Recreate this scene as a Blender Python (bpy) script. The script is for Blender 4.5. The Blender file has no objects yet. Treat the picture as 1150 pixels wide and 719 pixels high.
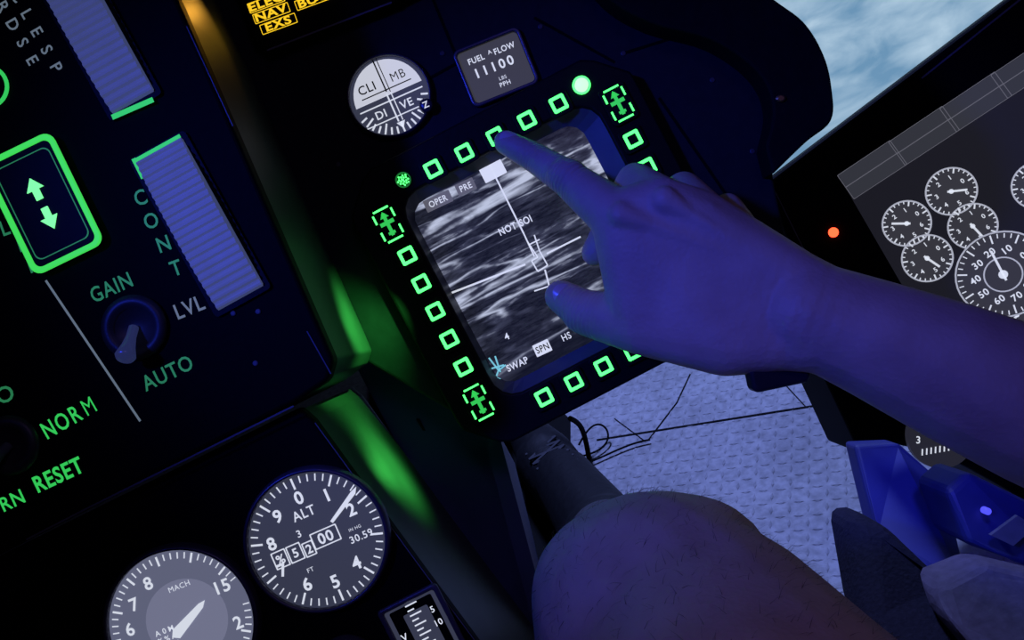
import bpy, math, random, bmesh
from mathutils import Vector, Matrix
random.seed(4)
sc=bpy.context.scene
sc.view_settings.view_transform='Standard'
sc.view_settings.look='None'
f=996.0
P=math.radians(30); A=math.radians(27.5)
C=Vector((0,-0.5,0.9))
Rl=Vector((1,0,0)); Fw=Vector((0,math.cos(P),-math.sin(P))); Ul=Vector((0,math.sin(P),math.cos(P)))
cR=math.cos(A)*Rl-math.sin(A)*Ul; cU=math.sin(A)*Rl+math.cos(A)*Ul
cam=bpy.data.cameras.new('camera'); camo=bpy.data.objects.new('camera',cam); sc.collection.objects.link(camo)
cam.sensor_width=36; cam.lens=36*f/1150; cam.clip_start=0.02
M=Matrix.Identity(4)
for i in range(3):
    M[i][0]=cR[i]; M[i][1]=cU[i]; M[i][2]=-Fw[i]; M[i][3]=C[i]
camo.matrix_world=M; sc.camera=camo

def ray(x,y): return Fw+(x-575)/f*cR-(y-359.5)/f*cU
def S(x,y,d): return C+d*ray(x,y)
def floorpt(x,y,z=0.0):
    r=ray(x,y); return C+r*((z-C.z)/r.z)
class Plane:
    def __init__(s,a,b,c):
        s.o=S(*a); n=(S(*b)-s.o).cross(S(*c)-s.o).normalized()
        if n.dot(C-s.o)<0: n=-n
        s.n=n
    def pt(s,x,y,h=0):
        r=ray(x,y); t=(s.o-C).dot(s.n)/r.dot(s.n)
        return C+r*t+s.n*h
    def frame(s,x,y,ang=27.5,h=0):
        o=s.pt(x,y); a=math.radians(ang)
        X=(s.pt(x+math.cos(a),y-math.sin(a))-o).normalized()
        Y=s.n.cross(X); k=(o-C).dot(Fw)/f
        o=o+s.n*h
        m=Matrix.Identity(4)
        for i in range(3):
            m[i][0]=X[i]*k; m[i][1]=Y[i]*k; m[i][2]=s.n[i]*k; m[i][3]=o[i]
        return m
def flat(d): return Plane((575,360,d),(700,360,d),(575,500,d))

# ---------------- materials
def mat(name,col,rough=.5,metal=0,em=None,es=0,var=.15,scale=60,bump=0,spec=.5):
    m=bpy.data.materials.new(name); m.use_nodes=True; nt=m.node_tree; N=nt.nodes; L=nt.links
    b=N['Principled BSDF']
    b.inputs['Roughness'].default_value=rough; b.inputs['Metallic'].default_value=metal
    b.inputs['Specular IOR Level'].default_value=spec
    tc=N.new('ShaderNodeTexCoord'); no=N.new('ShaderNodeTexNoise'); no.inputs['Scale'].default_value=scale; no.inputs['Detail'].default_value=4
    L.new(tc.outputs['Object'],no.inputs['Vector'])
    r=N.new('ShaderNodeValToRGB')
    r.color_ramp.elements[0].position=.3; r.color_ramp.elements[1].position=.7
    r.color_ramp.elements[0].color=[c*(1-var) for c in col]+[1]
    r.color_ramp.elements[1].color=[min(1,c*(1+var)) for c in col]+[1]
    L.new(no.outputs['Fac'],r.inputs['Fac']); L.new(r.outputs['Color'],b.inputs['Base Color'])
    if em:
        b.inputs['Emission Color'].default_value=list(em)+[1]; b.inputs['Emission Strength'].default_value=es
    if bump:
        bp=N.new('ShaderNodeBump'); bp.inputs['Strength'].default_value=bump; bp.inputs['Distance'].default_value=.002
        L.new(no.outputs['Fac'],bp.inputs['Height']); L.new(bp.outputs['Normal'],b.inputs['Normal'])
    return m
black=mat('black_panel_paint',(.005,.005,.004),.6,bump=.05,scale=400,spec=.05)
navy=mat('navy_panel_paint',(.012,.016,.018),.65,scale=200,bump=.05,spec=.2)
bezelm=mat('bezel_plastic',(.005,.006,.005),.5,scale=300,bump=.08,spec=.15)
sidem=mat('satin_side_metal',(.08,.09,.085),.45,.5,scale=30,spec=.4)
bluewall=mat('blue_painted_metal',(.03,.04,.16),.6,scale=20)
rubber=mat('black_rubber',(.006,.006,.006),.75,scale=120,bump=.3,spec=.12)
greyedge=mat('worn_grey_edge',(.12,.12,.14),.5,scale=80)
def glow(n,c,s,var=.1): return mat(n,[x*.3 for x in c],.5,em=c,es=s,var=var)
green=glow('green_backlight',(.06,.9,.13),3.2)
greend=glow('green_legend_dim',(.025,.23,.09),.75)
greenb=glow('green_legend',(.035,.6,.10),.95)
greylg=glow('grey_legend',(.13,.17,.21),.85)
greenw=glow('green_lamp_bright',(.38,1,.42),1.8)
white=glow('white_marking',(.72,.76,.86),.9)
whited=glow('white_marking_dim',(.46,.48,.58),.85)
yellow=glow('amber_caution_legend',(1,.62,.02),1.0)
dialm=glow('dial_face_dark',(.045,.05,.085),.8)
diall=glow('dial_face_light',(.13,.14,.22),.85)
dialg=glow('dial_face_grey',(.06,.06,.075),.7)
ringm=mat('gauge_ring',(.10,.10,.13),.35,.5)
redled=glow('red_led',(1,.06,.02),4)
blueled=glow('blue_led',(.08,.08,1),1.2)
scrback=glow('display_background',(.012,.012,.018),.9,var=.3)
scrtile=glow('display_tile',(.036,.038,.05),.9)
scrline=glow('display_line',(.12,.12,.15),.9)
scrgauge=glow('display_gauge',(.04,.04,.052),.9)
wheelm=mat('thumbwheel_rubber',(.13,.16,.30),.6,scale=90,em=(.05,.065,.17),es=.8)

# ---------------- builders
def root(name,loc):
    e=bpy.data.objects.new(name,None); e.empty_display_size=.02; e.location=loc
    sc.collection.objects.link(e); return e
class B:
    def __init__(s,par,name,m,smooth=False,bevel=0):
        s.par=par; s.name=name; s.m=m; s.v=[]; s.f=[]; s.smooth=smooth; s.bevel=bevel
    def prism3(s,pts,off):
        n=len(pts); k=len(s.v)
        s.v+= [Vector(p) for p in pts]+[Vector(p)+off for p in pts]
        s.f.append(list(range(k,k+n))); s.f.append(list(range(k+2*n-1,k+n-1,-1)))
        for i in range(n):
            j=(i+1)%n; s.f.append([k+i,k+n+i,k+n+j,k+j])
    def prism(s,F,pts,z0,z1):
        a=[F@Vector((p[0],p[1],z1)) for p in pts]; o=(F@Vector((0,0,z0)))-(F@Vector((0,0,z1)))
        s.prism3(a,o)
    def ring(s,F,out,inn,z0,z1):
        n=len(out); k=len(s.v)
        for z in (z1,z0):
            for L in (out,inn):
                s.v+=[F@Vector((p[0],p[1],z)) for p in L]
        for i in range(n):
            j=(i+1)%n
            s.f.append([k+i,k+j,k+n+j,k+n+i])
            s.f.append([k+2*n+i,k+3*n+i,k+3*n+j,k+2*n+j])
            s.f.append([k+i,k+2*n+i,k+2*n+j,k+j])
            s.f.append([k+n+i,k+n+j,k+3*n+j,k+3*n+i])
    def lathe(s,F,prof,cx=0,cy=0,seg=48,sx=1,sy=1):
        k=len(s.v); n=len(prof)
        for i in range(seg):
            a=2*math.pi*i/seg
            for r,z in prof: s.v.append(F@Vector((cx+r*sx*math.cos(a),cy+r*sy*math.sin(a),z)))
        for i in range(seg):
            j=(i+1)%seg
            for q in range(n-1): s.f.append([k+i*n+q,k+j*n+q,k+j*n+q+1,k+i*n+q+1])
        s.f.append([k+i*n for i in range(seg)]); s.f.append([k+i*n+n-1 for i in range(seg)])
    def stroke(s,F,p,q,w,z0,z1):
        p=Vector(p);q=Vector(q); d=(q-p).normalized(); n=Vector((-d.y,d.x))*w/2
        s.prism(F,[p-n,q-n,q+n,p+n],z0,z1)
    def text(s,F,t,x,y,cap,ang=0,z=.6,bold=.012,sx=1):
        vs,fs=textmesh(t,bold); k=len(s.v); sc_=cap/.7; a=math.radians(ang)
        for v in vs:
            X=v[0]*sc_*sx; Y=v[1]*sc_
            s.v.append(F@Vector((x+X*math.cos(a)-Y*math.sin(a),y+X*math.sin(a)+Y*math.cos(a),z)))
        s.f+=[[k+i for i in q] for q in fs]
    def done(s):
        me=bpy.data.meshes.new(s.name); me.from_pydata([tuple(v) for v in s.v],[],s.f); me.update()
        o=bpy.data.objects.new(s.name,me); sc.collection.objects.link(o); me.materials.append(s.m)
        bm=bmesh.new(); bm.from_mesh(me); bmesh.ops.recalc_face_normals(bm,faces=bm.faces); bm.to_mesh(me); bm.free()
        if s.smooth:
            for p in me.polygons: p.use_smooth=True
        if s.bevel:
            m=o.modifiers.new('bevel','BEVEL'); m.width=s.bevel; m.segments=3; m.limit_method='ANGLE'; m.harden_normals=False
        if s.par:
            o.parent=s.par; o.matrix_parent_inverse=Matrix.Translation(-s.par.location)
        return o
_tc={}
def textmesh(t,bold):
    key=(t,bold)
    if key in _tc: return _tc[key]
    cu=bpy.data.curves.new('t','FONT'); cu.body=t; cu.size=1; cu.offset=bold; cu.resolution_u=3; cu.space_character=1.1
    o=bpy.data.objects.new('t',cu); sc.collection.objects.link(o)
    dg=bpy.context.evaluated_depsgraph_get(); dg.update()
    me=o.evaluated_get(dg).to_mesh()
    vs=[(v.co.x,v.co.y) for v in me.vertices]; fs=[list(p.vertices) for p in me.polygons]
    o.evaluated_get(dg).to_mesh_clear(); bpy.data.objects.remove(o)
    xs=[v[0] for v in vs]; ys=[v[1] for v in vs]; mx=(min(xs)+max(xs))/2; my=(min(ys)+max(ys))/2
    vs=[(v[0]-mx,v[1]-my) for v in vs]
    _tc[key]=(vs,fs); return _tc[key]
def rrect(w,h,r,cx=0,cy=0,n=5):
    o=[]
    for qx,qy,a0 in ((1,1,0),(-1,1,90),(-1,-1,180),(1,-1,270)):
        for i in range(n+1):
            a=math.radians(a0+90*i/n); o.append((cx+qx*(w/2-r)+r*math.cos(a),cy+qy*(h/2-r)+r*math.sin(a)))
    return o
def circ(r,n=40,cx=0,cy=0): return [(cx+r*math.cos(2*math.pi*i/n),cy+r*math.sin(2*math.pi*i/n)) for i in range(n)]
def spl(pts,n=6):
    o=[]
    for i in range(len(pts)-1):
        p0=Vector(pts[max(0,i-1)]);p1=Vector(pts[i]);p2=Vector(pts[i+1]);p3=Vector(pts[min(len(pts)-1,i+2)])
        for k in range(n):
            t=k/n; o.append(.5*((2*p1)+(-p0+p2)*t+(2*p0-5*p1+4*p2-p3)*t*t+(-p0+3*p1-3*p2+p3)*t**3))
    o.append(Vector(pts[-1])); return o

# ================= MAIN PANEL
PA=flat(.525)
rp=root('instrument_panel',S(575,200,.53))
b=B(rp,'panel_plate',navy,bevel=.002)
pts=[(100,-90),(700,-120),(830,-70),(885,40),(895,130),(868,195),(895,330),(800,385),(690,432),(560,488),(520,470),(400,400),(300,300)]
b.prism3([PA.pt(*p) for p in pts],Fw*.03); b.done()
b=B(rp,'panel_screws',mat('dark_screw',(.05,.05,.06),.5,.3),smooth=False)
for p in ((497,60),(607,30),(380,185),(700,60),(800,90),(845,170)):
    F=PA.frame(*p); b.lathe(F,[(3.0,0),(3.0,.8),(2.2,1.2)],seg=14)
b.done()
b=B(rp,'panel_seams',black)
for p,q in (((470,-40),(515,70)),((515,70),(470,95)),((600,20),(690,70)),((740,110),(830,240)),((700,60),(860,10))):
    a=PA.pt(*p,.0005); c=PA.pt(*q,.0005); d=(c-a).normalized().cross(PA.n)*.0008
    b.prism3([a-d,c-d,c+d,a+d],-PA.n*.0006)
b.done()
b=B(rp,'glare_shield_coaming',rubber,bevel=.006)
outer=spl([(815,-60),(862,-8),(903,24),(926,62),(935,100),(934,135),(905,160),(868,196)])
inner=spl([(860,165),(868,120),(850,80),(800,45),(730,25),(680,-5),(640,-60)])
PC0=flat(.505)
poly=[PC0.pt(p[0],p[1]) for p in outer+inner]
b.prism3(poly,Fw*.05); b.done()
b=B(rp,'coaming_fastener',mat('brass_fastener',(.35,.2,.08),.4,.8)); b.lathe(PC0.frame(876,111,0,.0005),[(4,0),(4,2),(2.5,3)],seg=12,sx=1.4); b.done()

# ================= MFD
rm=root('multifunction_display',S(616,284,.52))
F=PA.frame(616,284,27.5)
def cham(w,h,c,cx=0,cy=0):
    return [(cx+w/2,cy+h/2-c),(cx+w/2-c,cy+h/2),(cx-w/2+c,cy+h/2),(cx-w/2,cy+h/2-c),(cx-w/2,cy-h/2+c),(cx-w/2+c,cy-h/2),(cx+w/2-c,cy-h/2),(cx+w/2,cy-h/2+c)]
b=B(rm,'bezel_frame',bezelm,bevel=.0015)
def raycastpoly(pts,cx,cy,ang):
    d=Vector((math.cos(ang),math.sin(ang)));best=None;o=Vector((cx,cy))
    for i in range(len(pts)):
        a=Vector(pts[i])-o;c=Vector(pts[(i+1)%len(pts)])-o;e=c-a
        den=d.x*e.y-d.y*e.x
        if abs(den)<1e-9: continue
        t=(a.x*e.y-a.y*e.x)/den; u=(a.x*d.y-a.y*d.x)/den
        if t>0 and -1e-6<=u<=1+1e-6: best=t if best is None else max(best,t)
    return (cx+d.x*best,cy+d.y*best)
N=96
outp=cham(348,338,38,-3,2); inp=rrect(240,250,26,-2,2,8)
O=[raycastpoly(outp,-3,1,2*math.pi*i/N) for i in range(N)]
I=[raycastpoly(inp,-3,1,2*math.pi*i/N) for i in range(N)]
b.ring(F,O,I,1,24); b.done()
b=B(rm,'screen_bevel',mat('screen_surround',(.09,.10,.12),.35))
inn2=rrect(212,226,20,-10,3,8)
I2=[raycastpoly(inn2,-3,1,2*math.pi*i/N) for i in range(N)]
kk=len(b.v)
for L,z in ((I,20),(I2,8)): b.v+=[F@Vector((p[0],p[1],z)) for p in L]
for i in range(N):
    j=(i+1)%N; b.f.append([kk+i,kk+j,kk+N+j,kk+N+i])
b.done()
fm=bpy.data.materials.new('flir_picture'); fm.use_nodes=True; nt=fm.node_tree;Nn=nt.nodes;Lk=nt.links
bs=Nn['Principled BSDF']; bs.inputs['Base Color'].default_value=(.01,.01,.012,1); bs.inputs['Roughness'].default_value=.2
tc=Nn.new('ShaderNodeTexCoord')
def mth(op,x,y=0,z=0):
    m=Nn.new('ShaderNodeMath'); m.operation=op
    for i,v in enumerate((x,y,z)):
        if isinstance(v,(int,float)): m.inputs[i].default_value=v
        else: Lk.new(v,m.inputs[i])
    return m.outputs[0]
def nz(rot,sx,sy,scale,dist,detail=7,rough=.62,off=0):
    mp=Nn.new('ShaderNodeMapping'); mp.inputs['Rotation'].default_value=(0,0,math.radians(rot)); mp.inputs['Scale'].default_value=(sx,sy,1); mp.inputs['Location'].default_value=(off,off,off)
    no=Nn.new('ShaderNodeTexNoise'); no.inputs['Scale'].default_value=scale; no.inputs['Detail'].default_value=detail; no.inputs['Roughness'].default_value=rough; no.inputs['Distortion'].default_value=dist
    Lk.new(tc.outputs['UV'],mp.inputs['Vector']);Lk.new(mp.outputs[0],no.inputs['Vector']); return no.outputs['Fac']
def mr(v,lo,hi,a=0,b_=1):
    m=Nn.new('ShaderNodeMapRange'); m.inputs['From Min'].default_value=lo; m.inputs['From Max'].default_value=hi; m.inputs['To Min'].default_value=a; m.inputs['To Max'].default_value=b_; Lk.new(v,m.inputs['Value']); return m.outputs[0]
def ridge(v,k): return mr(mth('SUBTRACT',1,mth('MULTIPLY',mth('ABSOLUTE',mth('SUBTRACT',v,.5)),k)),0,1)
# rock strata, ridges and sunlit slopes of the infrared terrain image
r1=ridge(nz(16,.55,3.4,1.6,.1,4,.42),30)
r2=ridge(nz(-26,.4,4.2,1.4,.05,4,.40,7),26)
r3=ridge(nz(2,.8,6,2.6,.1,5,.5,3),18)
mask=mr(nz(0,1,1.6,2.4,.4,4,.6,11),.42,.58)
mask2=mr(nz(0,1,1.6,2.4,.4,4,.6,23),.40,.55)
blot=mr(nz(8,1.0,5,2.2,.2,7,.6,5),.57,.74)
s1=mth('MAXIMUM',mth('MULTIPLY',mth('MULTIPLY',r1,.9),mask),mth('MULTIPLY',mth('MULTIPLY',r2,.95),mask2))
s1=mth('MAXIMUM',s1,mth('MULTIPLY',mth('MULTIPLY',r3,.4),mask))
s2=mth('ADD',mth('ADD',s1,mth('MULTIPLY',blot,.5)),mth('MULTIPLY',mr(nz(5,1.2,7,9,.1,7,.75,2),.38,.8),.26))
sx_=Nn.new('ShaderNodeSeparateXYZ'); Lk.new(tc.outputs['UV'],sx_.inputs[0])
s2=mth('MULTIPLY',s2,mr(sx_.outputs['Y'],.03,.22,.32,1))
cr=Nn.new('ShaderNodeValToRGB'); cr.color_ramp.elements[0].color=(.005,.006,.012,1); cr.color_ramp.elements[1].color=(.52,.57,.76,1)
e=cr.color_ramp.elements.new(.35); e.color=(.045,.05,.09,1)
Lk.new(s2,cr.inputs['Fac']); Lk.new(cr.outputs['Color'],bs.inputs['Emission Color']); bs.inputs['Emission Strength'].default_value=.95
me=bpy.data.meshes.new('screen_glass')
q=rrect(216,230,20,-10,3,6)
me.from_pydata([tuple(F@Vector((p[0],p[1],8.2))) for p in q],[],[list(range(len(q)))])
uv=me.uv_layers.new(name='UVMap')
for li,l in enumerate(me.loops): p=q[l.vertex_index]; uv.data[li].uv=((p[0]+118)/216,(p[1]+112)/230)
me.materials.append(fm); o=bpy.data.objects.new('screen_glass',me); sc.collection.objects.link(o); o.parent=rm; o.matrix_parent_inverse=Matrix.Translation(-rm.location)
ds=.525-8.6*.525/f
PS=flat(ds)
sy=B(rm,'screen_symbology',white)
def stk(b,pl,p,q,w,h=.0002):
    a=pl.pt(*p,h); c=pl.pt(*q,h); k=(a-C).dot(Fw)/f; d=(c-a).normalized().cross(pl.n)*w*k/2
    kk=len(b.v); b.v+=[a-d,c-d,c+d,a+d]; b.f.append([kk,kk+1,kk+2,kk+3])
def txt(b,pl,t,x,y,cap,ang=27.5,h=.0004,bold=.012,sx=1):
    b.text(pl.frame(x,y,ang,h),t,0,0,cap,0,0,bold,sx)
stk(sy,PS,(549,184),(588,262),1.8); stk(sy,PS,(588,262),(600,288),1.6)
stk(sy,PS,(502,331),(590,297),2.2); stk(sy,PS,(614,285),(652,266),2)
stk(sy,PS,(612,303),(617,322),1.8)
for p,q in (((592,271),(604,289)),((604,289),(597,293)),((597,293),(604,305)),((604,305),(615,298)),((615,298),(606,282)),((600,264),(606,282)),((594,275),(606,269))): stk(sy,PS,p,q,1.5)
stk(sy,PS,(600,327),(618,321),1.6)
for t_,x_,y_ in (('NOT',570,257),('SOI',590,248)): txt(sy,PS,t_,x_,y_,8,25,sx=.8,bold=.02)
txt(sy,PS,'SWAP',581,409,7.5,25,sx=.85,bold=.02); txt(sy,PS,'4',569,378,7.5,25); txt(sy,PS,'HS',636,378,7.5,25,sx=.85)
txt(sy,PS,'PRE',523,210,7,25,sx=.85); txt(sy,PS,'OPER',492,226,7,25,sx=.85)
F2=PS.frame(609,391,25,.0003); sy.prism(F2,rrect(19,14,1),-.3,0); 
F3=PS.frame(553,191,27.5,.0002); sy.prism(F3,rrect(27,20,1),-.3,0)
sy.done()
dk=B(rm,'symbology_cutout_text',black); txt(dk,PS,'SPN',609,391,7.5,25,.0006,sx=.8); dk.done()
bx=B(rm,'symbology_label_boxes',scrline)
for x,y,w in ((492,226,32),(523,210,22)):
    Fb=PS.frame(x,y,25,.00015); bx.prism(Fb,rrect(w,14,1),-.2,0)
bx.done()
cy_=B(rm,'symbology_waypoint',glow('cyan_symbol',(.2,.6,.75),.9))
for p,q in (((549,402),(560,416)),((560,416),(568,410)),((556,400),(562,418)),((552,414),(566,410)),((548,420),(562,426)),((560,416),(556,426))): stk(cy_,PS,p,q,1.8)
cy_.done()
bc=B(rm,'button_caps',bezelm,bevel=.0004); bo=B(rm,'button_outlines',green)
def button(x,y,sz=17.5,z=24):
    F_=F@Matrix.Translation((x,y,z))
    bc.prism(F_,rrect(sz+9,sz+9,4),0,4)
    bo.ring(F_,rrect(sz,sz,2),rrect(sz-7,sz-7,1),3.5,4.8)
tops=[-71.5,-33,5.6,44,83]
for x in tops: button(x,138)
for x in (-79,-42.5,-6,30,66): button(x,-139)
for i in range(5):
    button(-140-.5*i,67-34*i); button(137-.3*i,66-34*i)
wi=B(rm,'rocker_symbols',greenb)
for x,y in ((-143,107),(-145,-111),(141,108),(137,-108)):
    F_=F@Matrix.Translation((x,y,24))
    bc.prism(F_,rrect(31,44,5),0,4)
    for s_ in (-1,1):
        bo.stroke(F_,(s_*11,-15),(s_*11,-5),2,3.5,4.8); bo.stroke(F_,(s_*11,5),(s_*11,15),2,3.5,4.8)
        bo.stroke(F_,(-9,s_*18),(9,s_*18),2,3.5,4.8)
    wi.stroke(F_,(0,-13),(0,13),3.8,3.5,5)
    wi.stroke(F_,(-8,2),(8,2),4.2,3.5,5.05); wi.stroke(F_,(-4,-10),(4,-10),3,3.5,5.05)
    wi.prism(F_,[(-5,8),(5,8),(0,15)],3.5,5)
bc.done(); bo.done(); wi.done()
b=B(rm,'status_lamp',green,True); F_=F@Matrix.Translation((-106,143,24))
for i in range(19):
    a=i*2.399; r=1.5*math.sqrt(i); b.lathe(F_,[(1.0,0),(1.0,2),(.5,2.6)],r*math.cos(a),r*math.sin(a),seg=8)
b.done()
b=B(rm,'status_lamp_ring',glow('green_dim_ring',(.02,.25,.05),.6)); b.ring(F_,circ(8.5),circ(7.2),0,3); b.done()
b=B(rm,'light_sensor_lamp',greenw,True); F_=F@Matrix.Translation((115,145,24)); b.lathe(F_,[(7.5,0),(7.5,3),(6,5.5),(3,7)],seg=24); b.done()
b=B(rm,'light_sensor_collar',green,True); b.ring(F_,circ(10),circ(8),0,2.5); b.done()

# ================= gauges
def rimmed(name,pl,x,y,R,dm,ang=27.5,depth=10,rim=3.5):
    r=root(name,pl.pt(x,y)); F=pl.frame(x,y,ang)
    b=B(r,'rim',ringm,True); b.lathe(F,[(R+rim+2,.2),(R+rim+1,depth*.6),(R+rim-1,depth),(R,depth),(R-.5,depth*.3)],seg=64)
    b.f=b.f[:-2]; b.done()
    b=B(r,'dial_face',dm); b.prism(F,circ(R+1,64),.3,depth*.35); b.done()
    return r,F,depth*.35+.4
rg,F,z=rimmed('attitude_indicator',PA,438,109,45,dialm,24,10,2)
w=B(rg,'sky_half',glow('ivory_half',(.62,.64,.74),.9))
arc=[(40*math.cos(math.radians(a)),42*math.sin(math.radians(a))) for a in range(2,179,8)]
w.prism(F,[(40,2)]+arc+[(-40,2)],z-.5,z); w.done()
w=B(rg,'dial_text_dark',black); w.text(F,'CLI',-20,18,10,0,z+.4,.01,.95); w.text(F,'MB',18,18,10,0,z+.4,-.005,.9)
w.stroke(F,(-1,6),(-1,44),1.6,z,z+.3); w.stroke(F,(-30,8),(30,8),1.2,z,z+.3); w.stroke(F,(3,2),(3,44),1,z,z+.3); w.done()
w=B(rg,'dial_markings',white); w.text(F,'DI',-17,-15,9,0,z+.4); w.text(F,'VE',14,-15,9,0,z+.4)
w.stroke(F,(-2,-30),(-2,4),1.8,z,z+.4); w.stroke(F,(3,-30),(3,4),1.2,z,z+.4); w.stroke(F,(-38,-5),(38,-5),1.4,z,z+.4); w.stroke(F,(-38,-24),(38,-24),1.2,z,z+.4)
w.prism(F,[(-5,-31),(5,-31),(0,-39)],z,z+.4)
for a in range(200,342,10):
    c,s_=math.cos(math.radians(a)),math.sin(math.radians(a)); w.stroke(F,(c*(35 if a%30 else 31),s_*(35 if a%30 else 31)),(c*43,s_*43),2,z,z+.4)
w.done()
fk=B(rg,'adjust_knob',ringm,True); fk.lathe(F,[(8,0),(8,12),(6,15),(2,15)],33,-28,seg=24); fk.done()
fk=B(rg,'adjust_knob_mark',white); fk.text(F,'Z',33,-28,7,0,15.4); fk.done()
rf=root('fuel_flow_indicator',PA.pt(557,77)); F=PA.frame(557,77,22)
b=B(rf,'case',ringm,bevel=.0008); b.ring(F,rrect(80,68,8),rrect(72,60,5),.2,7); b.done()
b=B(rf,'dial_face',dialg); b.prism(F,rrect(73,61,5),.2,2.5); b.done()
b=B(rf,'legend',white); b.text(F,'FUEL',-17,17,6.5,0,3.2,.02,sx=.9); b.text(F,'FLOW',17,17,6.5,0,3.2,.02,sx=.9); b.text(F,'A',0,19,4.5,0,3.2)
for i_,c_ in enumerate('11100'): b.text(F,c_,-22+10*i_,2,10.5,0,3.2,.02,1.0)
b.text(F,'LBS',3,-13,4,0,3.2,.0); b.text(F,'PPH',3,-20,5,0,3.2); b.done()
PW=flat(.515)
rw=root('caution_light_panel',PW.pt(330,-10)); b=B(rw,'housing',black,bevel=.002)
b.prism3([PW.pt(*p) for p in ((245,-60),(470,-110),(478,-15),(440,4),(300,58),(284,46))],Fw*.0095); b.done()
b=B(rw,'lit_legends',yellow)
for t,x,y in (('ELEC',299,3),('NAV',305,15),('EXS',313,27),('BUC',352,0),('HOOK',380,-12)): 
    txt(b,PW,t,x,y,9,20,.0012,.03,1.35)
    Fq=PW.frame(x,y,20,.0002); b.ring(Fq,rrect(42,11.5,1),rrect(40.6,10.2,1),0,.6)
b.done()
b=B(rw,'edge_strip',greyedge); stk(b,PW,(300,57),(440,3),2,.0006); b.done()

# ================= ICP
PB=flat(.40)
ri=root('upfront_control_panel',PB.pt(150,300))
face=[(-220,-160),(125,-160),(200,2),(375,405),(368,428),(332,452),(0,620),(-220,735)]
b=B(ri,'face_plate',black,bevel=.002); b.prism3([PB.pt(*p) for p in face],Fw*.012); b.done()
b=B(ri,'side_housing',sidem,bevel=.001)
inset=[(-215,-155),(121,-155),(195,4),(370,404),(363,424),(330,448),(0,614),(-215,725)]
b.prism3([PB.pt(*p)+Fw*.012 for p in inset],Fw*.11); b.done()
b=B(ri,'edge_trim',greyedge); 
for p,q in (((210,30),(262,142)),((345,372),(372,420))): stk(b,PB,p,q,1.2,.0006)
for p,q in (((30,606),(100,570)),((100,570),(330,456))): stk(b,PB,p,q,2.0,.0006)
b.done()
g=B(ri,'legends_dim',greend)
txt(g,PB,'GAIN',125,323,17,24,sx=.8); 
for t,x,y in (('C',158,222),('O',170,248),('N',184,274),('T',198,301)): txt(g,PB,t,x,y,17,20,sx=.85)
for t,x,y in (('L',6,256),('I',22,275),('R',38,297)): txt(g,PB,t,x,y,17,20,sx=.85)
txt(g,PB,'AUTO',188,419,17,26,sx=.85); txt(g,PB,'O',6,443,18,25); g.done()
g=B(ri,'legends_bright',greenb)
for i_,c_ in enumerate('NORM'): txt(g,PB,c_,55+15*i_,482-8.6*i_,19,30,sx=.72,bold=(.012 if c_!='M' else -.005))
txt(g,PB,'RESET',66,533,18,25,sx=.8,bold=.025); txt(g,PB,'RN',14,562,16,25,sx=.9); 
Fg=PB.frame(-14,98,27,.0005); g.ring(Fg,circ(25),circ(21),0,1.5); g.done()
g=B(ri,'legends_grey',greylg); txt(g,PB,'LVL',213,345,17,22,sx=.85)
for i,t in enumerate('RDSE'): txt(g,PB,t,4+11*i,8+20*i,13,-60)
for i,t in enumerate('CLESP'): txt(g,PB,t,20+11*i,-4+20*i,13,-60)
stk(g,PB,(52,315),(158,473),2.6,.0005); g.done()
Fr=PB.frame(53,230,26)
b=B(ri,'rocker_body',bezelm,bevel=.001)
b.prism(Fr,rrect(84,136,10),.2,10); b.done()
b=B(ri,'rocker_outline',glow('green_rocker_outline',(.05,.7,.09),1.0),bevel=.0006); b.ring(Fr,rrect(87,139,12),rrect(74,126,8),8,12); b.done()
b=B(ri,'rocker_inner_glow',greend); b.ring(Fr,rrect(66,112,8),rrect(64,110,8),10,10.6); b.done()
b=B(ri,'rocker_arrows',glow('arrow_white_green',(.2,1,.33),1.2))
for sg in (1,-1):
    b.prism(Fr,[(sg*p[0],sg*p[1]+0) for p in ((-10,17),(-4,17),(-4,5),(4,5),(4,17),(10,17),(0,31))],10,11.5)
b.done()
def wheel(cx,cy,ang,w,h,name):
    F=PB.frame(cx,cy,ang)
    b=B(ri,name,wheelm,False)
    n=22; prof=[]
    for i in range(n*4):
        t=-1+2*i/(n*4-1); y=t*h/2; base=16*math.sqrt(max(0,1-(t*.96)**2))
        rr=2.6 if (i%4) in (1,2) else 0
        prof.append((y,base+rr))
    kk=len(b.v)
    for x in (-w/2,w/2):
        for y,zz in prof: b.v.append(F@Vector((x,y,zz)))
    m=len(prof)
    for i in range(m-1): b.f.append([kk+i,kk+i+1,kk+m+i+1,kk+m+i])
    for s_ in (0,1):
        b.v+= [F@Vector(((-w/2,w/2)[s_],-h/2,-6)),F@Vector(((-w/2,w/2)[s_],h/2,-6))]
        q=len(b.v); b.f.append([kk+s_*m+i for i in range(m)]+[q-1,q-2])
    b.done()
    b=B(ri,name+'_slot',bezelm); b.ring(F,rrect(w+14,h+12,5),rrect(w+2,h-2,2),0,4); b.done()
    b=B(ri,name+'_index',greenb); b.stroke(F,(-w/2,h/2+2),(w/2,h/2+2),4,4,5); b.done()
wheel(226,252,29,57,190,'contrast_wheel')
wheel(104,30,29,52,198,'brightness_wheel')
b=B(ri,'wheel_index_bar',greenb); stk(b,PB,(128,133),(174,113),6,.002); b.done()
b=B(ri,'wheel_index_bracket',greenb); stk(b,PB,(152,179),(163,201),5,.002); b.done()
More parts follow.
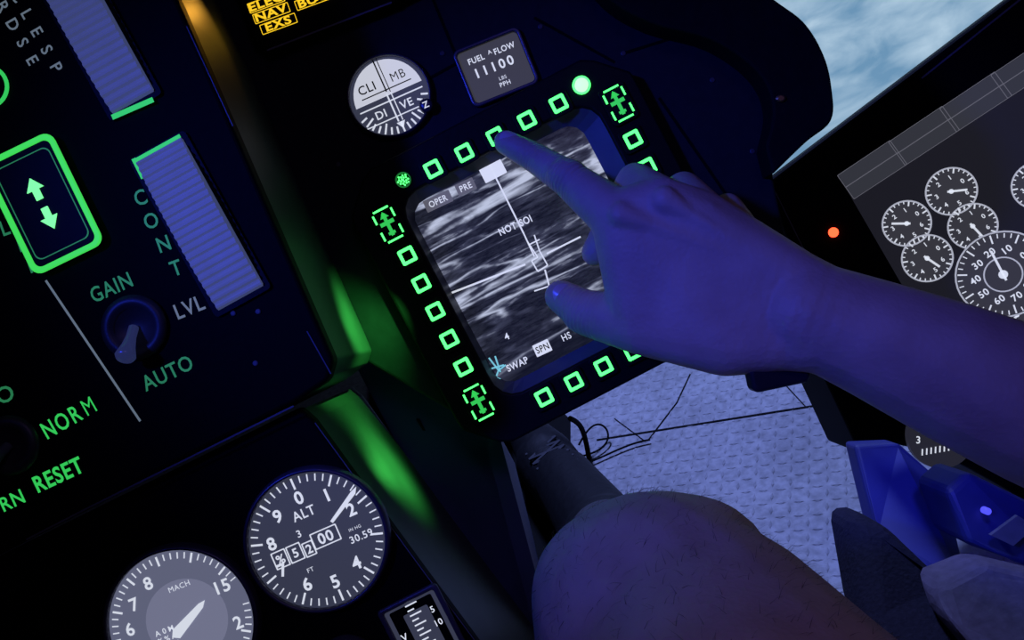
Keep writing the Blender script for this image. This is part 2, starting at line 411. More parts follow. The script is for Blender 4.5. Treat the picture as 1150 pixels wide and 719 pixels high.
def toggle(x,y,R,dx,dy,tipm):
    F=PB.frame(x,y,27)
    b=B(ri,'switch_collar',mat('switch_collar_metal',(.07,.07,.07),.45,.5),True); b.lathe(F,[(R,0),(R,4),(R-5,8),(R-12,8),(R-14,3)],seg=40); b.done()
    a=F@Vector((0,0,4)); c=PB.pt(x+dx,y+dy)+PB.n*.013
    b=B(ri,'switch_lever',tipm,True)
    k_=len(b.v); ax=(c-a).normalized(); u=ax.orthogonal().normalized(); v_=ax.cross(u)
    prof=[(0,.0022),(.3,.0022),(.6,.003),(.9,.0045),(.98,.0038),(1.02,.0015)]
    for t,r in prof:
        for i in range(16): th=2*math.pi*i/16; b.v.append(a.lerp(c,t)+u*r*math.cos(th)+v_*r*math.sin(th))
    for j in range(len(prof)-1):
        for i in range(16): b.f.append([k_+j*16+i,k_+j*16+(i+1)%16,k_+(j+1)*16+(i+1)%16,k_+(j+1)*16+i])
    b.f.append([k_+len(prof)*16-16+i for i in range(16)])
    b.done()
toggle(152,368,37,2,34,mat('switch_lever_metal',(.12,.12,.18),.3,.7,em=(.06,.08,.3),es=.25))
toggle(12,500,34,-12,22,greyedge)
b=B(ri,'face_screws',greyedge)
for p in ((287,408),(62,295),(262,352),(290,350)):
    F=PB.frame(*p); b.lathe(F,[(3,0),(3,1.2),(2,1.8)],seg=14)
b.done()

# ================= lower pedestal
PCd=flat(.41)
rl=root('center_pedestal',PCd.pt(250,640))
pf=[(-220,735),(0,624),(336,458),(352,472),(470,634),(545,735),(640,860),(640,1000),(-220,1000)]
b=B(rl,'face_plate',black,bevel=.002); b.prism3([PCd.pt(*p) for p in pf],Fw*.01); b.done()
b=B(rl,'side_housing',sidem); pi=[(-215,740),(0,629),(334,462),(348,474),(466,637),(541,738),(634,862),(634,995),(-215,995)]
b.prism3([PCd.pt(*p)+Fw*.01 for p in pi],Fw*.135); b.done()
b=B(rl,'edge_trim',greyedge); 
for p,q in (((354,475),(470,634)),((470,634),(545,735))): stk(b,PCd,p,q,1.2,.0004)
b.done()
ra,F,z=rimmed('altimeter',PCd,357,605,77,dialm,23.5,12,4)
w=B(ra,'dial_markings',white)
for i in range(50):
    a=math.radians(90-i*7.2); c,s_=math.cos(a),math.sin(a); L=61 if i%5==0 else 66
    w.stroke(F,(c*L,s_*L),(c*74,s_*74),2.2 if i%5==0 else 1.4,z,z+.4)
for i in range(10):
    if i in (3,): continue
    a=math.radians(90-i*36); w.text(F,str(i),51*math.cos(a),51*math.sin(a),14,0,z+.4,.025)
w.text(F,'ALT',-2,33,11,0,z+.4,.01,.9); w.text(F,'30.59',47,-16,8,0,z+.4,.01,1.0); w.text(F,'IN HG',44,-5,3.5,0,z+.4,0)
w.text(F,'3',-16,14,8,0,z+.4)
for x,y,bw,bh,t in ((-46,-4,17,20,'%'),(-28,-4,17,20,'5'),(-12,-6,13,17,'2'),(10,-1,32,19,'00')):
    w.ring(F,rrect(bw,bh,1,x,y),rrect(bw-2.6,bh-2.6,1,x,y),z,z+.5); w.text(F,t,x,y,10 if t!='00' else 12,0,z+.4,.02)
w.prism(F,[(24,10),(60,30),(64,37),(56,34),(22,13)],z+.5,z+1.2)
w.text(F,'FT',-20,-28,5,0,z+.4,0)
w.done()
rs,F,z=rimmed('airspeed_indicator',PCd,206,697,82,diall,22,12,4)
w=B(rs,'dial_markings',white)
for i in range(60):
    if 12<i<16: continue
    a=math.radians(90-i*6); c,s_=math.cos(a),math.sin(a); L=67 if i%5==0 else 71
    w.stroke(F,(c*L,s_*L),(c*78,s_*78),2.2 if i%5==0 else 1.3,z,z+.4)
for t,x,y in (('15',57,20),('2',58,-24),('8',-19,54),('6',-57,14),('7',-42,38),('5',-54,-16),('3',42,-50),('4',0,-60)): w.text(F,t,x,y,14,0,z+.4,.02)
w.prism(F,[(-16,-12),(-8,-16),(28,6),(33,13),(25,12),(-12,-4)],z+.6,z+1.4)
for i in range(9): w.text(F,random.choice(['M','A','0','%','8']),-30+8*(i%3),-2-9*(i//3),6,0,z+.4)
w.text(F,'MACH',12,38,6,0,z+.4,0); w.done()
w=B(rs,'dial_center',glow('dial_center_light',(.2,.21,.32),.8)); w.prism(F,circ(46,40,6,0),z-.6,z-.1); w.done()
rv=root('vertical_velocity_indicator',PCd.pt(480,705)); F=PCd.frame(478,712,27)
b=B(rv,'case',ringm,bevel=.001); b.ring(F,rrect(74,96,5),rrect(62,84,3),.2,7); b.done()
b=B(rv,'tape_window',dialm); b.prism(F,rrect(64,86,2),.2,3); b.done()
b=B(rv,'tape_scale',white)
for i in range(13): b.stroke(F,(-6,38-6*i),(2 if i%2 else 8,38-6*i),1.6,3,3.5)
b.text(F,'V',-22,8,8,0,3.6); b.text(F,'5',20,22,7,0,3.6); b.text(F,'10',20,6,7,0,3.6); b.done()
b=B(rv,'window_mask',black); b.ring(F,rrect(52,78,2,0,0),rrect(30,60,2,2,0),3.0,3.3); b.done()
rk=root('selector_knob',PCd.pt(392,735)); F=PCd.frame(392,745,20)
b=B(rk,'knob_body',ringm,True); b.lathe(F,[(34,.2),(34,8),(30,22),(24,26),(10,26)],seg=40); b.done()
b=B(rl,'footwell_side_plate',bluewall)
b.prism3([S(415,402,.557),S(560,486,.557),S(578,520,.80),S(598,600,.80),S(605,760,.80),S(640,790,.557),S(520,600,.557)],Rl*-.01); b.done()
b=B(rl,'side_plate_seam',black)
b.prism3([S(468,470,.557),S(545,600,.60),S(548,600,.60),S(471,470,.557)],-Fw*.004); b.done()

# ================= floor + walls
fl=B(None,'floor',None)
fmat=bpy.data.materials.new('tread_plate'); fmat.use_nodes=True; nt=fmat.node_tree; Nn=nt.nodes; Lk=nt.links
bs=Nn['Principled BSDF']; bs.inputs['Roughness'].default_value=.6; bs.inputs['Metallic'].default_value=0
tc=Nn.new('ShaderNodeTexCoord')
n1=Nn.new('ShaderNodeTexNoise'); n1.inputs['Scale'].default_value=9; n1.inputs['Detail'].default_value=8; n1.inputs['Roughness'].default_value=.7
n2=Nn.new('ShaderNodeTexNoise'); n2.inputs['Scale'].default_value=90; n2.inputs['Detail'].default_value=6
Lk.new(tc.outputs['Object'],n1.inputs['Vector']); Lk.new(tc.outputs['Object'],n2.inputs['Vector'])
mx=Nn.new('ShaderNodeMath'); mx.operation='MULTIPLY'; Lk.new(n1.outputs['Fac'],mx.inputs[0]); Lk.new(n2.outputs['Fac'],mx.inputs[1])
cr=Nn.new('ShaderNodeValToRGB'); cr.color_ramp.elements[0].position=.10; cr.color_ramp.elements[0].color=(.26,.26,.27,1); cr.color_ramp.elements[1].position=.34; cr.color_ramp.elements[1].color=(.54,.54,.56,1)
Lk.new(mx.outputs[0],cr.inputs['Fac']); Lk.new(cr.outputs['Color'],bs.inputs['Base Color'])
bp=Nn.new('ShaderNodeBump'); bp.inputs['Strength'].default_value=.15; bp.inputs['Distance'].default_value=.002; Lk.new(n2.outputs['Fac'],bp.inputs['Height']); Lk.new(bp.outputs['Normal'],bs.inputs['Normal'])
fl.m=fmat
fl.prism3([Vector((-2.5,-1.5,0)),Vector((2.5,-1.5,0)),Vector((2.5,3,0)),Vector((-2.5,3,0))],Vector((0,0,-.05)))
c0=floorpt(820,540); step=.0165
for i in range(-44,44):
    for j in range(-44,44):
        a=math.radians(14); x=i*step; y=j*step
        p=Vector((c0.x+x*math.cos(a)-y*math.sin(a),c0.y+x*math.sin(a)+y*math.cos(a),0.0))
        th=a+math.radians(45 if (i+j)%2 else -45)
        u=Vector((math.cos(th),math.sin(th),0)); v=Vector((-u.y,u.x,0)); k_=len(fl.v)
        hh=.0009
        fl.v+=[p+u*.0075,p+v*.0026,p-u*.0075,p-v*.0026,p+u*.004+Vector((0,0,hh)),p-u*.004+Vector((0,0,hh))]
        fl.f+=[[k_,k_+1,k_+4],[k_+1,k_+2,k_+5,k_+4],[k_+2,k_+3,k_+5],[k_+3,k_,k_+4,k_+5]]
flo=fl.done()
fs=B(flo,'floor_seams',rubber)
for p,q,w_ in (((670,494),(975,446),.003),((760,452),(728,494),.002),((775,420),(760,452),.002),((690,470),(725,496),.0015),((880,430),(905,457),.0015)):
    a=floorpt(*p,.0012);c=floorpt(*q,.0012);d=(c-a).normalized().cross(Vector((0,0,1)))*w_/2
    fs.prism3([a-d,c-d,c+d,a+d],Vector((0,0,-.001)))
fs.done()
fk_=B(flo,'footwell_shade_sheet',rubber,bevel=.001)  # dark sheet added for the shade on the floor beside the boot
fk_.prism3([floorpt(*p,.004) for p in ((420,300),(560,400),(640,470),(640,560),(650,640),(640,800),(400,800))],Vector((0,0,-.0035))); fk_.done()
wm=mat('dark_wall_paint',(.02,.022,.04),.8,scale=5)
for nm,pts,off in (('wall_front',[(-2.5,3,0),(2.5,3,0),(2.5,3,2.6),(-2.5,3,2.6)],(0,.05,0)),('wall_left',[(-2.5,-1.5,0),(-2.5,3,0),(-2.5,3,2.6),(-2.5,-1.5,2.6)],(-.05,0,0)),('wall_right',[(2.5,-1.5,0),(2.5,3,0),(2.5,3,2.6),(2.5,-1.5,2.6)],(.05,0,0))):
    b=B(None,nm,wm); b.prism3([Vector(p) for p in pts],Vector(off)); b.done()

# ================= people
def hullmesh(groups,seg=16):
    bm=bmesh.new()
    for g in groups:
        t=bmesh.new()
        for p,r in g:
            m=Matrix.Translation(p)@Matrix.Diagonal((r,r,r,1))
            bmesh.ops.create_uvsphere(t,u_segments=seg,v_segments=seg//2+2,radius=1,matrix=m)
        res=bmesh.ops.convex_hull(t,input=t.verts[:])
        dele=[x for x in set(res['geom_interior']+res['geom_unused']) if isinstance(x,bmesh.types.BMVert)]
        bmesh.ops.delete(t,geom=dele,context='VERTS')
        me=bpy.data.meshes.new('x'); t.to_mesh(me); t.free(); bm.from_mesh(me); bpy.data.meshes.remove(me)
    me=bpy.data.meshes.new('m'); bm.to_mesh(me); bm.free(); return me
def blob(par,name,groups,m,vox=.002,sm=8,fac=.5):
    me=hullmesh(groups); me.name=name; me.materials.append(m)
    o=bpy.data.objects.new(name,me); sc.collection.objects.link(o)
    r=o.modifiers.new('remesh','REMESH'); r.mode='VOXEL'; r.voxel_size=vox; r.use_smooth_shade=True
    s=o.modifiers.new('smooth','SMOOTH'); s.iterations=sm; s.factor=fac
    if par: o.parent=par; o.matrix_parent_inverse=Matrix.Translation(-par.location)
    return o
def chain(*pts):
    return [[pts[i],pts[i+1]] for i in range(len(pts)-1)]
pilot=root('pilot',S(850,400,.45))
skin=bpy.data.materials.new('skin'); skin.use_nodes=True; nt=skin.node_tree; Nn=nt.nodes; Lk=nt.links
bs=Nn['Principled BSDF']; bs.inputs['Roughness'].default_value=.55; bs.inputs['Specular IOR Level'].default_value=.35
tc=Nn.new('ShaderNodeTexCoord'); n1=Nn.new('ShaderNodeTexNoise'); n1.inputs['Scale'].default_value=35; n1.inputs['Detail'].default_value=5
n2=Nn.new('ShaderNodeTexVoronoi'); n2.inputs['Scale'].default_value=450
Lk.new(tc.outputs['Object'],n1.inputs['Vector']); Lk.new(tc.outputs['Object'],n2.inputs['Vector'])
cr=Nn.new('ShaderNodeValToRGB'); cr.color_ramp.elements[0].position=.3; cr.color_ramp.elements[0].color=(.46,.30,.23,1); cr.color_ramp.elements[1].position=.7; cr.color_ramp.elements[1].color=(.58,.40,.32,1)
Lk.new(n1.outputs['Fac'],cr.inputs['Fac']); Lk.new(cr.outputs['Color'],bs.inputs['Base Color'])
hgt=mth('MULTIPLY_ADD',n2.outputs['Distance'],.25,n1.outputs['Fac'])
def crease(J,a,rad,k,amp):
    global hgt
    sb=Nn.new('ShaderNodeVectorMath'); sb.operation='SUBTRACT'; Lk.new(tc.outputs['Object'],sb.inputs[0]); sb.inputs[1].default_value=J
    dt=Nn.new('ShaderNodeVectorMath'); dt.operation='DOT_PRODUCT'; Lk.new(sb.outputs[0],dt.inputs[0]); dt.inputs[1].default_value=a.normalized()
    ln=Nn.new('ShaderNodeVectorMath'); ln.operation='LENGTH'; Lk.new(sb.outputs[0],ln.inputs[0])
    fall=mr(ln.outputs['Value'],rad*.35,rad,1,0)
    wv=mth('SINE',mth('MULTIPLY_ADD',dt.outputs['Value'],k,mth('MULTIPLY',n1.outputs['Fac'],5)))
    hgt=mth('ADD',hgt,mth('MULTIPLY',mth('MULTIPLY',wv,fall),amp))
crease(S(638,200,.478),S(568,160,.50)-S(694,244,.46),.020,2600,.32)
crease(S(602,178,.497),S(568,160,.50)-S(640,202,.48),.014,3000,.28)
crease(S(660,352,.480),S(630,333,.49)-S(722,364,.46),.021,2400,.32)
crease(S(714,206,.480),S(714,206,.48)-S(742,228,.45),.017,2600,.26)
crease(S(895,345,.425),S(985,382,.43)-S(815,330,.45),.03,900,.15)
bp=Nn.new('ShaderNodeBump'); bp.inputs['Strength'].default_value=.5; bp.inputs['Distance'].default_value=.0016; Lk.new(hgt,bp.inputs['Height']); Lk.new(bp.outputs['Normal'],bs.inputs['Normal'])

def s(x,y,d,r): return (S(x,y,d),r)
G=[]
iM=s(694,244,.458,.0145); mM=s(742,228,.452,.0135); rM=s(790,243,.454,.0130); pM=s(832,268,.459,.0120)
wT=s(893,318,.440,.0165); wB=s(885,378,.443,.0175); cmc=s(815,378,.452,.0205); tM=s(722,364,.462,.0165)
G+=[[iM,mM,wT,wB,cmc],[mM,rM,wT,wB],[rM,pM,wT,wB],[iM,tM,cmc],[pM,wT,wB,cmc],[s(716,300,.464,.015),iM,tM,cmc]]
G+=chain(iM,s(640,202,.480,.0103),s(602,178,.497,.0086),s(568,160,.5035,.0070))
G+=[[s(641,201,.477,.0106),s(634,198,.479,.0100)]]
G+=chain(mM,s(714,205,.480,.0108),s(690,240,.503,.0085),s(668,284,.5045,.0078))
G+=chain(rM,s(768,214,.481,.0104),s(762,246,.498,.0088),s(786,258,.494,.008))
G+=chain(pM,s(817,235,.480,.0088),s(818,260,.492,.0078),s(838,270,.488,.007))
G+=chain(cmc,tM,s(660,352,.480,.0125),s(630,333,.492,.0093))
G+=[[s(662,352,.479,.0128),s(655,350,.481,.0124)]]
for a_,r_ in ((iM,.0058),(mM,.0060),(rM,.0056),(pM,.0048)):
    off=-Fw*(a_[1]-.0018)
    G.append([(a_[0]+off,r_+.0010),(a_[0]+off*1.04+(wT[0]-a_[0])*.18,.0036)])
    G.append([(a_[0]+off*1.04+(wT[0]-a_[0])*.18,.0036),(a_[0]+off*1.08+(wT[0]-a_[0])*.62,.0026)])
G+=[[wT,wB,s(930,362,.438,.026)],]
G.append([s(905,312,.432,.0085),s(912,318,.430,.008)])
G+=chain(s(905,350,.44,.0255),s(985,382,.435,.0295),s(1070,418,.43,.034),s(1160,456,.425,.0375),s(1330,520,.42,.044),s(1500,600,.40,.045))
elbow=S(1500,600,.40); shoulder=C+Vector((.33,-.32,-.12))
G+=[[(elbow,.045),(elbow.lerp(shoulder,.5),.050)],[(elbow.lerp(shoulder,.5),.050),(shoulder,.062)]]
arm=blob(pilot,'right_arm_and_hand',G,skin,.0014,4)
nail=mat('fingernail',(.62,.45,.40),.25,scale=50)
def nailat(b,p,ax,nrm,L,W,H):
    ax=(ax-ax.project(nrm)).normalized(); nrm=nrm.normalized(); sd=nrm.cross(ax)
    k_=len(b.v); nu,nv=10,10
    for i in range(nu+1):
        for j in range(nv+1):
            u=-1+2*i/nu; v=-1+2*j/nv
            x=u*math.sqrt(1-v*v/2); y=v*math.sqrt(1-u*u/2)
            b.v.append(p+ax*x*L+sd*y*W+nrm*(H*(1-y*y*.9)-.0004*x*x))
    for i in range(nu):
        for j in range(nv): b.f.append([k_+i*(nv+1)+j,k_+(i+1)*(nv+1)+j,k_+(i+1)*(nv+1)+j+1,k_+i*(nv+1)+j+1])
nrm=(-Fw+ (S(575,340,.5)-S(585,360,.5)).normalized()*.35).normalized()
b=B(pilot,'index_fingernail',nail,True)
nailat(b,S(574,162,.503)+nrm*.0052,S(568,160,.5)-S(602,178,.497),nrm,.0058,.0048,.0022); b.done()
b=B(pilot,'thumbnail',nail,True)
nailat(b,S(636,337,.490)+nrm*.0076,S(630,333,.492)-S(660,352,.48),nrm,.0070,.0062,.0025); b.done()
b=B(pilot,'wristwatch_case',mat('watch_case',(.02,.02,.03),.35,.3),bevel=.002)
Fq=flat(.447).frame(872,420,12); b.prism(Fq,rrect(66,30,8),-12,14); b.done()
# leg and boot
heel=floorpt(700,640); toe=floorpt(603,505); dirb=(toe-heel); dirb.z=0; dirb.normalize()
def bp_(t,z,sd=0): 
    q=Vector((0,0,1)).cross(dirb); return heel+dirb*t+q*sd+Vector((0,0,z+.004))
thigh=[s(738,694,.42,.060),s(800,764,.385,.066),s(870,882,.33,.072)]
hip=(C+Vector((.10,-.22,-.36)),.085)
ank=(bp_(.0,.10),.036)
kneec=S(738,694,.42)
GL=chain(*thigh)+[[thigh[2],hip]]
GL+=[[s(698,672,.425,.044),s(778,650,.425,.040),thigh[0]]]
m1=kneec.lerp(ank[0],.3)-Ul*.03; m2=kneec.lerp(ank[0],.75)-Ul*.01
GL+=[[thigh[0],(m1,.044)],[(m1,.044),(m2,.038)],[(m2,.038),ank]]
leg=blob(pilot,'left_leg',GL,skin,.003,8)
def hairs(obj,name,cnt,cond,ln,wd,seed):
    dg=bpy.context.evaluated_depsgraph_get(); dg.update(); ev=obj.evaluated_get(dg); me=ev.to_mesh()
    rnd=random.Random(seed); vs=[(v.co.copy(),v.normal.copy()) for v in me.vertices if cond(v.co)]
    ev.to_mesh_clear()
    b=B(pilot,name,mat(name+'_material',(.10,.07,.05),.6))
    if not vs: return
    for _ in range(cnt):
        p,n=rnd.choice(vs); t=(Vector((0,0,-1))*.8+Vector((rnd.uniform(-.6,.6),rnd.uniform(-.6,.6),0))); 
        d=(n*.7+t*.7).normalized(); sd=d.cross(Vector((rnd.random(),rnd.random(),rnd.random()))).normalized()*wd
        l=ln*rnd.uniform(.5,1.1); k_=len(b.v)
        mid=p+d*l*.5; tip=p+d*l+t*l*.3
        b.v+=[p-sd,p+sd,mid+sd*.7,mid-sd*.7,tip]; b.f+=[[k_,k_+1,k_+2,k_+3],[k_+3,k_+2,k_+4]]
    b.done()
hairs(leg,'leg_hair',3500,lambda c:(c-C).dot(Fw)>.30 and (c-C).dot(Fw)<.5,.007,.0001,1)
leather=mat('boot_leather',(.010,.010,.012),.6,scale=80,bump=.6,spec=.3)
sdir=(kneec-Ul*.03-bp_(0,.08)).normalized()
GB=[[(bp_(0,.045),.040),(bp_(.10,.050,0),.048)],[(bp_(.1,.05),.048),(bp_(.22,.042,.006),.044)],[(bp_(.22,.042,.0),.045),(bp_(.30,.034,0),.034)],
    [(bp_(.0,.05),.040),(bp_(.0,.08)+sdir*.10,.048)],[(bp_(0,.08)+sdir*.10,.050),(bp_(.13,.07),.044)],[(bp_(.0,.08)+sdir*.10,.050),(bp_(0,.08)+sdir*.18,.054)]]
blob(pilot,'boot_upper',GB,leather,.004,4)
b=B(pilot,'boot_sole',rubber,bevel=.003)
out=[(-.04,.0),(-.03,.026),(0,.038),(.08,.038),(.16,.048),(.26,.048),(.315,.03),(.335,0)]
pts=[bp_(t,.0005,w_) for t,w_ in out]+[bp_(t,.0005,-w_) for t,w_ in out[-2:0:-1]]
b.prism3(pts,Vector((0,0,.02))); b.done()
b=B(pilot,'boot_laces',mat('laces',(.05,.05,.06),.8))
for i in range(6):
    for sg in (-1,1):
        a_=bp_(.09+.024*i,.118-.008*i,sg*.026); c_=bp_(.112+.024*i,.112-.008*i,-sg*.026); d_=(c_-a_).normalized().cross(Vector((0,0,1)))*.002
        b.prism3([a_-d_,c_-d_,c_+d_,a_+d_],Vector((0,0,.003)))
b.done()
sk=mat('dark_sock',(.06,.06,.075),.9,bump=.5,scale=200)
blob(pilot,'sock_cuff',[[(bp_(0,.08)+sdir*.19,.050),(bp_(0,.08)+sdir*.38,.050)]],sk,.004,2)
rpd=root('rudder_pedal',bp_(.33,.1)); b=B(rpd,'pedal_plate',mat('pedal_metal',(.04,.04,.05),.5,.4,bump=.4,scale=200),bevel=.003)
q=Vector((0,0,1)).cross(dirb)
base=bp_(.36,.02)
b.prism3([base-q*.05,base+q*.05,base+q*.05+Vector((0,0,.15))+dirb*.06,base-q*.05+Vector((0,0,.15))+dirb*.06],dirb*.012); 
for sg in (0,1,2,3,4):
    bb=base+Vector((0,0,.025+.025*sg))+dirb*(.01+.01*sg); b.prism3([bb-q*.045,bb+q*.045,bb+q*.045+Vector((0,0,.006)),bb-q*.045+Vector((0,0,.006))],-dirb*.005)
b.done()
b=B(rpd,'pedal_arm',rubber,bevel=.002); a_=bp_(.385,0,-.0); b.prism3([a_-q*.02,a_+q*.02,a_+q*.02+dirb*.03,a_-q*.02+dirb*.03],Vector((0,0,.30))); b.done()
def tube(name,pts,r,m,par=None):
    cu=bpy.data.curves.new(name,'CURVE'); cu.dimensions='3D'; cu.bevel_depth=r; cu.bevel_resolution=3
    sp=cu.splines.new('NURBS'); sp.points.add(len(pts)-1); sp.order_u=4; sp.use_endpoint_u=True
    for i,p in enumerate(pts): sp.points[i].co=(*p,1)
    cu.materials.append(m); o=bpy.data.objects.new(name,cu); sc.collection.objects.link(o)
    if par: o.parent=par; o.matrix_parent_inverse=Matrix.Translation(-par.location)
    return o
rcb=root('cable_bundle',floorpt(670,500))
tube('cable_1',[floorpt(650,500,.03),floorpt(660,480,.04),floorpt(675,472,.03),floorpt(688,490,.01),floorpt(676,507,.006),floorpt(655,512,.01)],.0016,rubber,rcb)
tube('cable_2',[floorpt(640,470,.1),floorpt(650,474,.08),floorpt(656,485,.03),floorpt(660,505,.01),floorpt(664,530,.01)],.004,rubber,rcb)
tube('cable_3',[floorpt(660,520,.006),floorpt(690,508,.006),floorpt(705,498,.006),floorpt(730,494,.006)],.0016,rubber,rcb)

# ================= right touch display
PD=Plane((940,190,.80),(1150,60,.74),(1040,420,.80))
rd=root('touchscreen_display',PD.pt(1050,280))
b=B(rd,'bezel_body',black,bevel=.004)
b.prism3([PD.pt(*p) for p in ((862,203),(932,150),(1170,-30),(1420,-200),(1600,250),(1250,440),(1000,440),(935,400))],Fw*.04); b.done()
b=B(rd,'bezel_edge',greyedge)
stk(b,PD,(1035,88),(1170,-20),2,.001); stk(b,PD,(866,206),(935,345),1.0,.001); b.done()
b=B(rd,'screen_glass',scrback)
b.prism3([PD.pt(*p,.001) for p in ((941,196),(1165,55),(1420,-100),(1500,240),(1240,420),(1065,410))],-PD.n*.0008); b.done()
b=B(rd,'screen_tiles',scrtile); b2=B(rd,'screen_tile_lines',scrline)
for i in range(5):
    c=Vector((979,191))+Vector((58,-38))*i*1.0
    Fq=PD.frame(c.x,c.y,33.5,.0015); b.prism(Fq,rrect(64,31,1),-.2,0); b2.ring(Fq,rrect(66,33,1),rrect(64.6,31.6,1),0,.4); b2.stroke(Fq,(-33,0),(33,0),1,0,.4)
b.done(); b2.done()
gf=B(rd,'screen_gauge_faces',scrgauge); gl=B(rd,'screen_gauge_marks',white); gd=B(rd,'screen_gauge_rings',whited)
for x,y,R in ((1018,251,26),(1068,215,27),(1041,290,27),(1092,254,26),(1126,308,49),(1142,354,20),(1165,208,27),(1190,275,27)):
    Fq=PD.frame(x,y,33,.0016 if R<40 else .0024); gf.prism(Fq,circ(R,40),-.2,0); gd.ring(Fq,circ(R,40),circ(R-1.8,40),0,.3)
    n=40 if R>40 else 28
    for i in range(n):
        a=2*math.pi*i/n; c,s_=math.cos(a),math.sin(a); L=R*.74 if i%4==0 else R*.84
        gl.stroke(Fq,(c*L,s_*L),(c*R*.94,s_*R*.94),1.6 if i%4==0 else 1.1,.2,.6)
    for i in range(10 if R>40 else 7):
        a=2*math.pi*i/(10 if R>40 else 7)+.2; gl.text(Fq,str(i*(10 if R>40 else 1)),R*.58*math.cos(a),R*.58*math.sin(a),R*.19 if R<40 else 7.5,0,.5,.02)
    a=random.uniform(0,6.28); gl.stroke(Fq,(-R*.15*math.cos(a),-R*.15*math.sin(a)),(R*.6*math.cos(a),R*.6*math.sin(a)),2.4,.3,.8)
    gl.prism(Fq,circ(R*.10,12),.2,.8)
    if R>40: gd.ring(Fq,circ(20,30),circ(18.5,30),0,.4)
gf.done(); gl.done(); gd.done()
b=B(rd,'power_led',redled,True); Fq=PD.frame(936,261,30,.001); b.lathe(Fq,[(5.5,0),(5.5,2),(4,4),(1,5)],seg=20); b.done()

# ================= projection screen
cm=bpy.data.materials.new('projected_sky_and_clouds'); cm.use_nodes=True; nt=cm.node_tree;Nn=nt.nodes;Lk=nt.links
bs=Nn['Principled BSDF']; bs.inputs['Base Color'].default_value=(.1,.1,.1,1)
tc=Nn.new('ShaderNodeTexCoord'); mp=Nn.new('ShaderNodeMapping'); mp.inputs['Scale'].default_value=(4,3,11); mp.inputs['Rotation'].default_value=(0,.15,0)
n1=Nn.new('ShaderNodeTexNoise'); n1.inputs['Scale'].default_value=2.4; n1.inputs['Detail'].default_value=5; n1.inputs['Distortion'].default_value=.4
cr=Nn.new('ShaderNodeValToRGB'); cr.color_ramp.elements[0].position=.34; cr.color_ramp.elements[0].color=(.16,.33,.52,1); cr.color_ramp.elements[1].position=.70; cr.color_ramp.elements[1].color=(.50,.68,.84,1)
Lk.new(tc.outputs['Object'],mp.inputs[0]);Lk.new(mp.outputs[0],n1.inputs['Vector']);Lk.new(n1.outputs['Fac'],cr.inputs['Fac']);Lk.new(cr.outputs[0],bs.inputs['Emission Color']); bs.inputs['Emission Strength'].default_value=.9
b=B(None,'projection_screen',cm)
b.prism3([S(700,-160,1.25),S(1250,-420,1.25),S(1500,-100,1.25),S(870,260,1.25)],Fw*.02); b.done()

# ================= lower right console / seat
PE=flat(.92)
rsd=root('side_console',PE.pt(1050,560))
b=B(rsd,'console_body',black,bevel=.006)
b.prism3([PE.pt(*p) for p in ((925,420),(1010,440),(1250,470),(1300,640),(1150,560),(1062,512),(1010,500),(968,512))],Fw*.10); b.done()
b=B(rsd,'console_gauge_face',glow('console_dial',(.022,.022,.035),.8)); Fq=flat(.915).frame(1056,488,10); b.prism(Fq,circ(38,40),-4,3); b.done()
b=B(rsd,'console_gauge_marks',white)
for i in range(7): b.stroke(Fq,(-24+5*i,-12),(-25.5+5*i,-19),1.3,3,3.6)
b.text(Fq,'3',-27,-1,8,-10,3.6); b.done()
rst=root('seat',S(1060,640,.6))
sp_=mat('blue_seat_shell',(.04,.045,.2),.5,scale=20)
b=B(rst,'seat_side_shell',sp_,bevel=.004)
b.prism3([S(*p) for p in ((960,500,.85),(1010,498,.85),(1062,545,.84),(1090,660,.74),(1040,670,.72),(985,600,.80))],Fw*.03); b.done()
b=B(rst,'seat_cushion',mat('seat_fabric',(.03,.028,.045),.9,scale=300,bump=.5,spec=.1),bevel=.012)
b.prism3([S(*p) for p in ((953,578,.68),(1000,590,.66),(1058,648,.62),(1110,690,.58),(1150,900,.5),(1010,800,.56),(975,690,.62))],Fw*.06); b.done()
b=B(rst,'seat_bolster',mat('bolster_vinyl',(.17,.14,.20),.7,scale=150,bump=.3,spec=.2),bevel=.01)
b.prism3([S(*p) for p in ((1052,658,.60),(1110,634,.60),(1220,660,.58),(1260,800,.52),(1120,760,.54),(1070,700,.57))],Fw*.04); b.done()
rcx=root('control_box',S(1110,575,.7))
b=B(rcx,'box_body',mat('blue_box_paint',(.03,.035,.14),.5,scale=40),bevel=.006)
b.prism3([S(*p) for p in ((1064,552,.74),(1088,530,.75),(1210,590,.74),(1210,660,.70),(1140,630,.70),(1085,612,.72))],Fw*.06); b.done()
b=B(rcx,'box_lid_lip',greyedge); b.prism3([S(*p) for p in ((1110,600,.715),(1135,612,.71),(1160,590,.715),(1140,578,.72))],-Fw*.004); b.done()
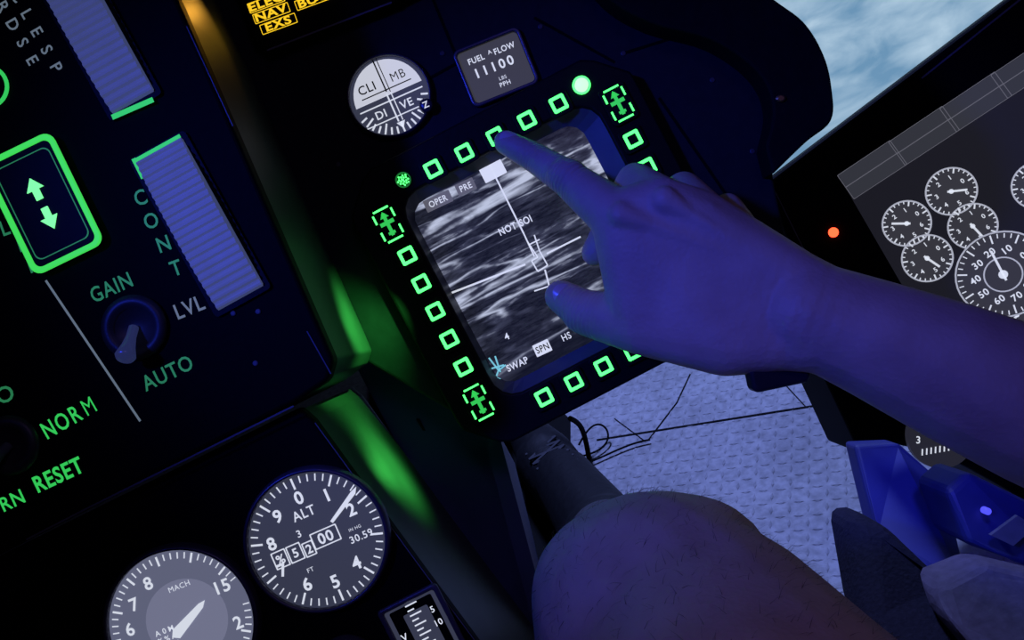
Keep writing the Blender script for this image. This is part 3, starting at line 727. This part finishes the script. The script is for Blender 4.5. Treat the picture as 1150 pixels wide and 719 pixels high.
b=B(rcx,'indicator_led',blueled,True); Fq=flat(.725).frame(1108,574); b.lathe(Fq,[(4,-6),(4,3),(2,5)],seg=16); b.done()

# ================= lights
def look(o,t):
    d=(Vector(t)-o.location).normalized(); o.rotation_euler=d.to_track_quat('-Z','Y').to_euler()
def light(name,typ,loc,tgt,col,en,size=.3,spot=60,blend=.6):
    l=bpy.data.lights.new(name,typ); l.color=col; l.energy=en
    if typ=='AREA': l.size=size
    else: l.shadow_soft_size=size
    if typ=='SPOT': l.spot_size=math.radians(spot); l.spot_blend=blend
    o=bpy.data.objects.new(name,l); o.location=loc; sc.collection.objects.link(o)
    if tgt is not None: look(o,tgt)
    return o
light('floor_flood_lamp','SPOT',(.45,1.4,1.7),floorpt(870,540),(.27,.36,1),135,.12,42,.5)
light('blue_spot_lamp','SPOT',C+Vector((-.42,-.02,.50)),S(715,280,.46),(.028,.058,1),27,.04,29,1)
light('dim_cabin_lamp','AREA',C+Vector((.5,-.5,.9)),S(960,560,.45),(.26,.17,.50),1.2,.4)
light('knee_fill','SPOT',C+Vector((.15,-.1,.6)),S(780,670,.42),(.46,.36,.62),2.4,.06,26,1)  # added fill light, brightens the knee with purple; no fixture
light('seat_blue_fill','SPOT',S(1150,250,.6),S(1040,580,.8),(.05,.06,1),1.4,.03,50,.8)  # added fill light, deepens the blue around the seat
light('green_glow_fill','SPOT',S(462,330,.49),S(410,370,.5),(.08,1,.14),.42,0,110,1)  # added unseen spot, boosts the button glow on the upper side wall
light('green_glow_fill','SPOT',S(500,480,.50),S(440,520,.50),(.08,1,.14),.36,0,110,1)  # second added spot, same green glow on the pedestal side
light('amber_spill_fill','SPOT',S(285,-20,.49),S(235,40,.45),(1,.45,.05),.05,0,80,1)  # added unseen spot, stands in for amber spill from the caution legends
w=bpy.data.worlds.new('world'); sc.world=w; w.use_nodes=True
w.node_tree.nodes['Background'].inputs[0].default_value=(.08,.08,.3,1); w.node_tree.nodes['Background'].inputs[1].default_value=.012
for o in list(bpy.data.objects):
    if o.type=='EMPTY' and not o.children: bpy.data.objects.remove(o)
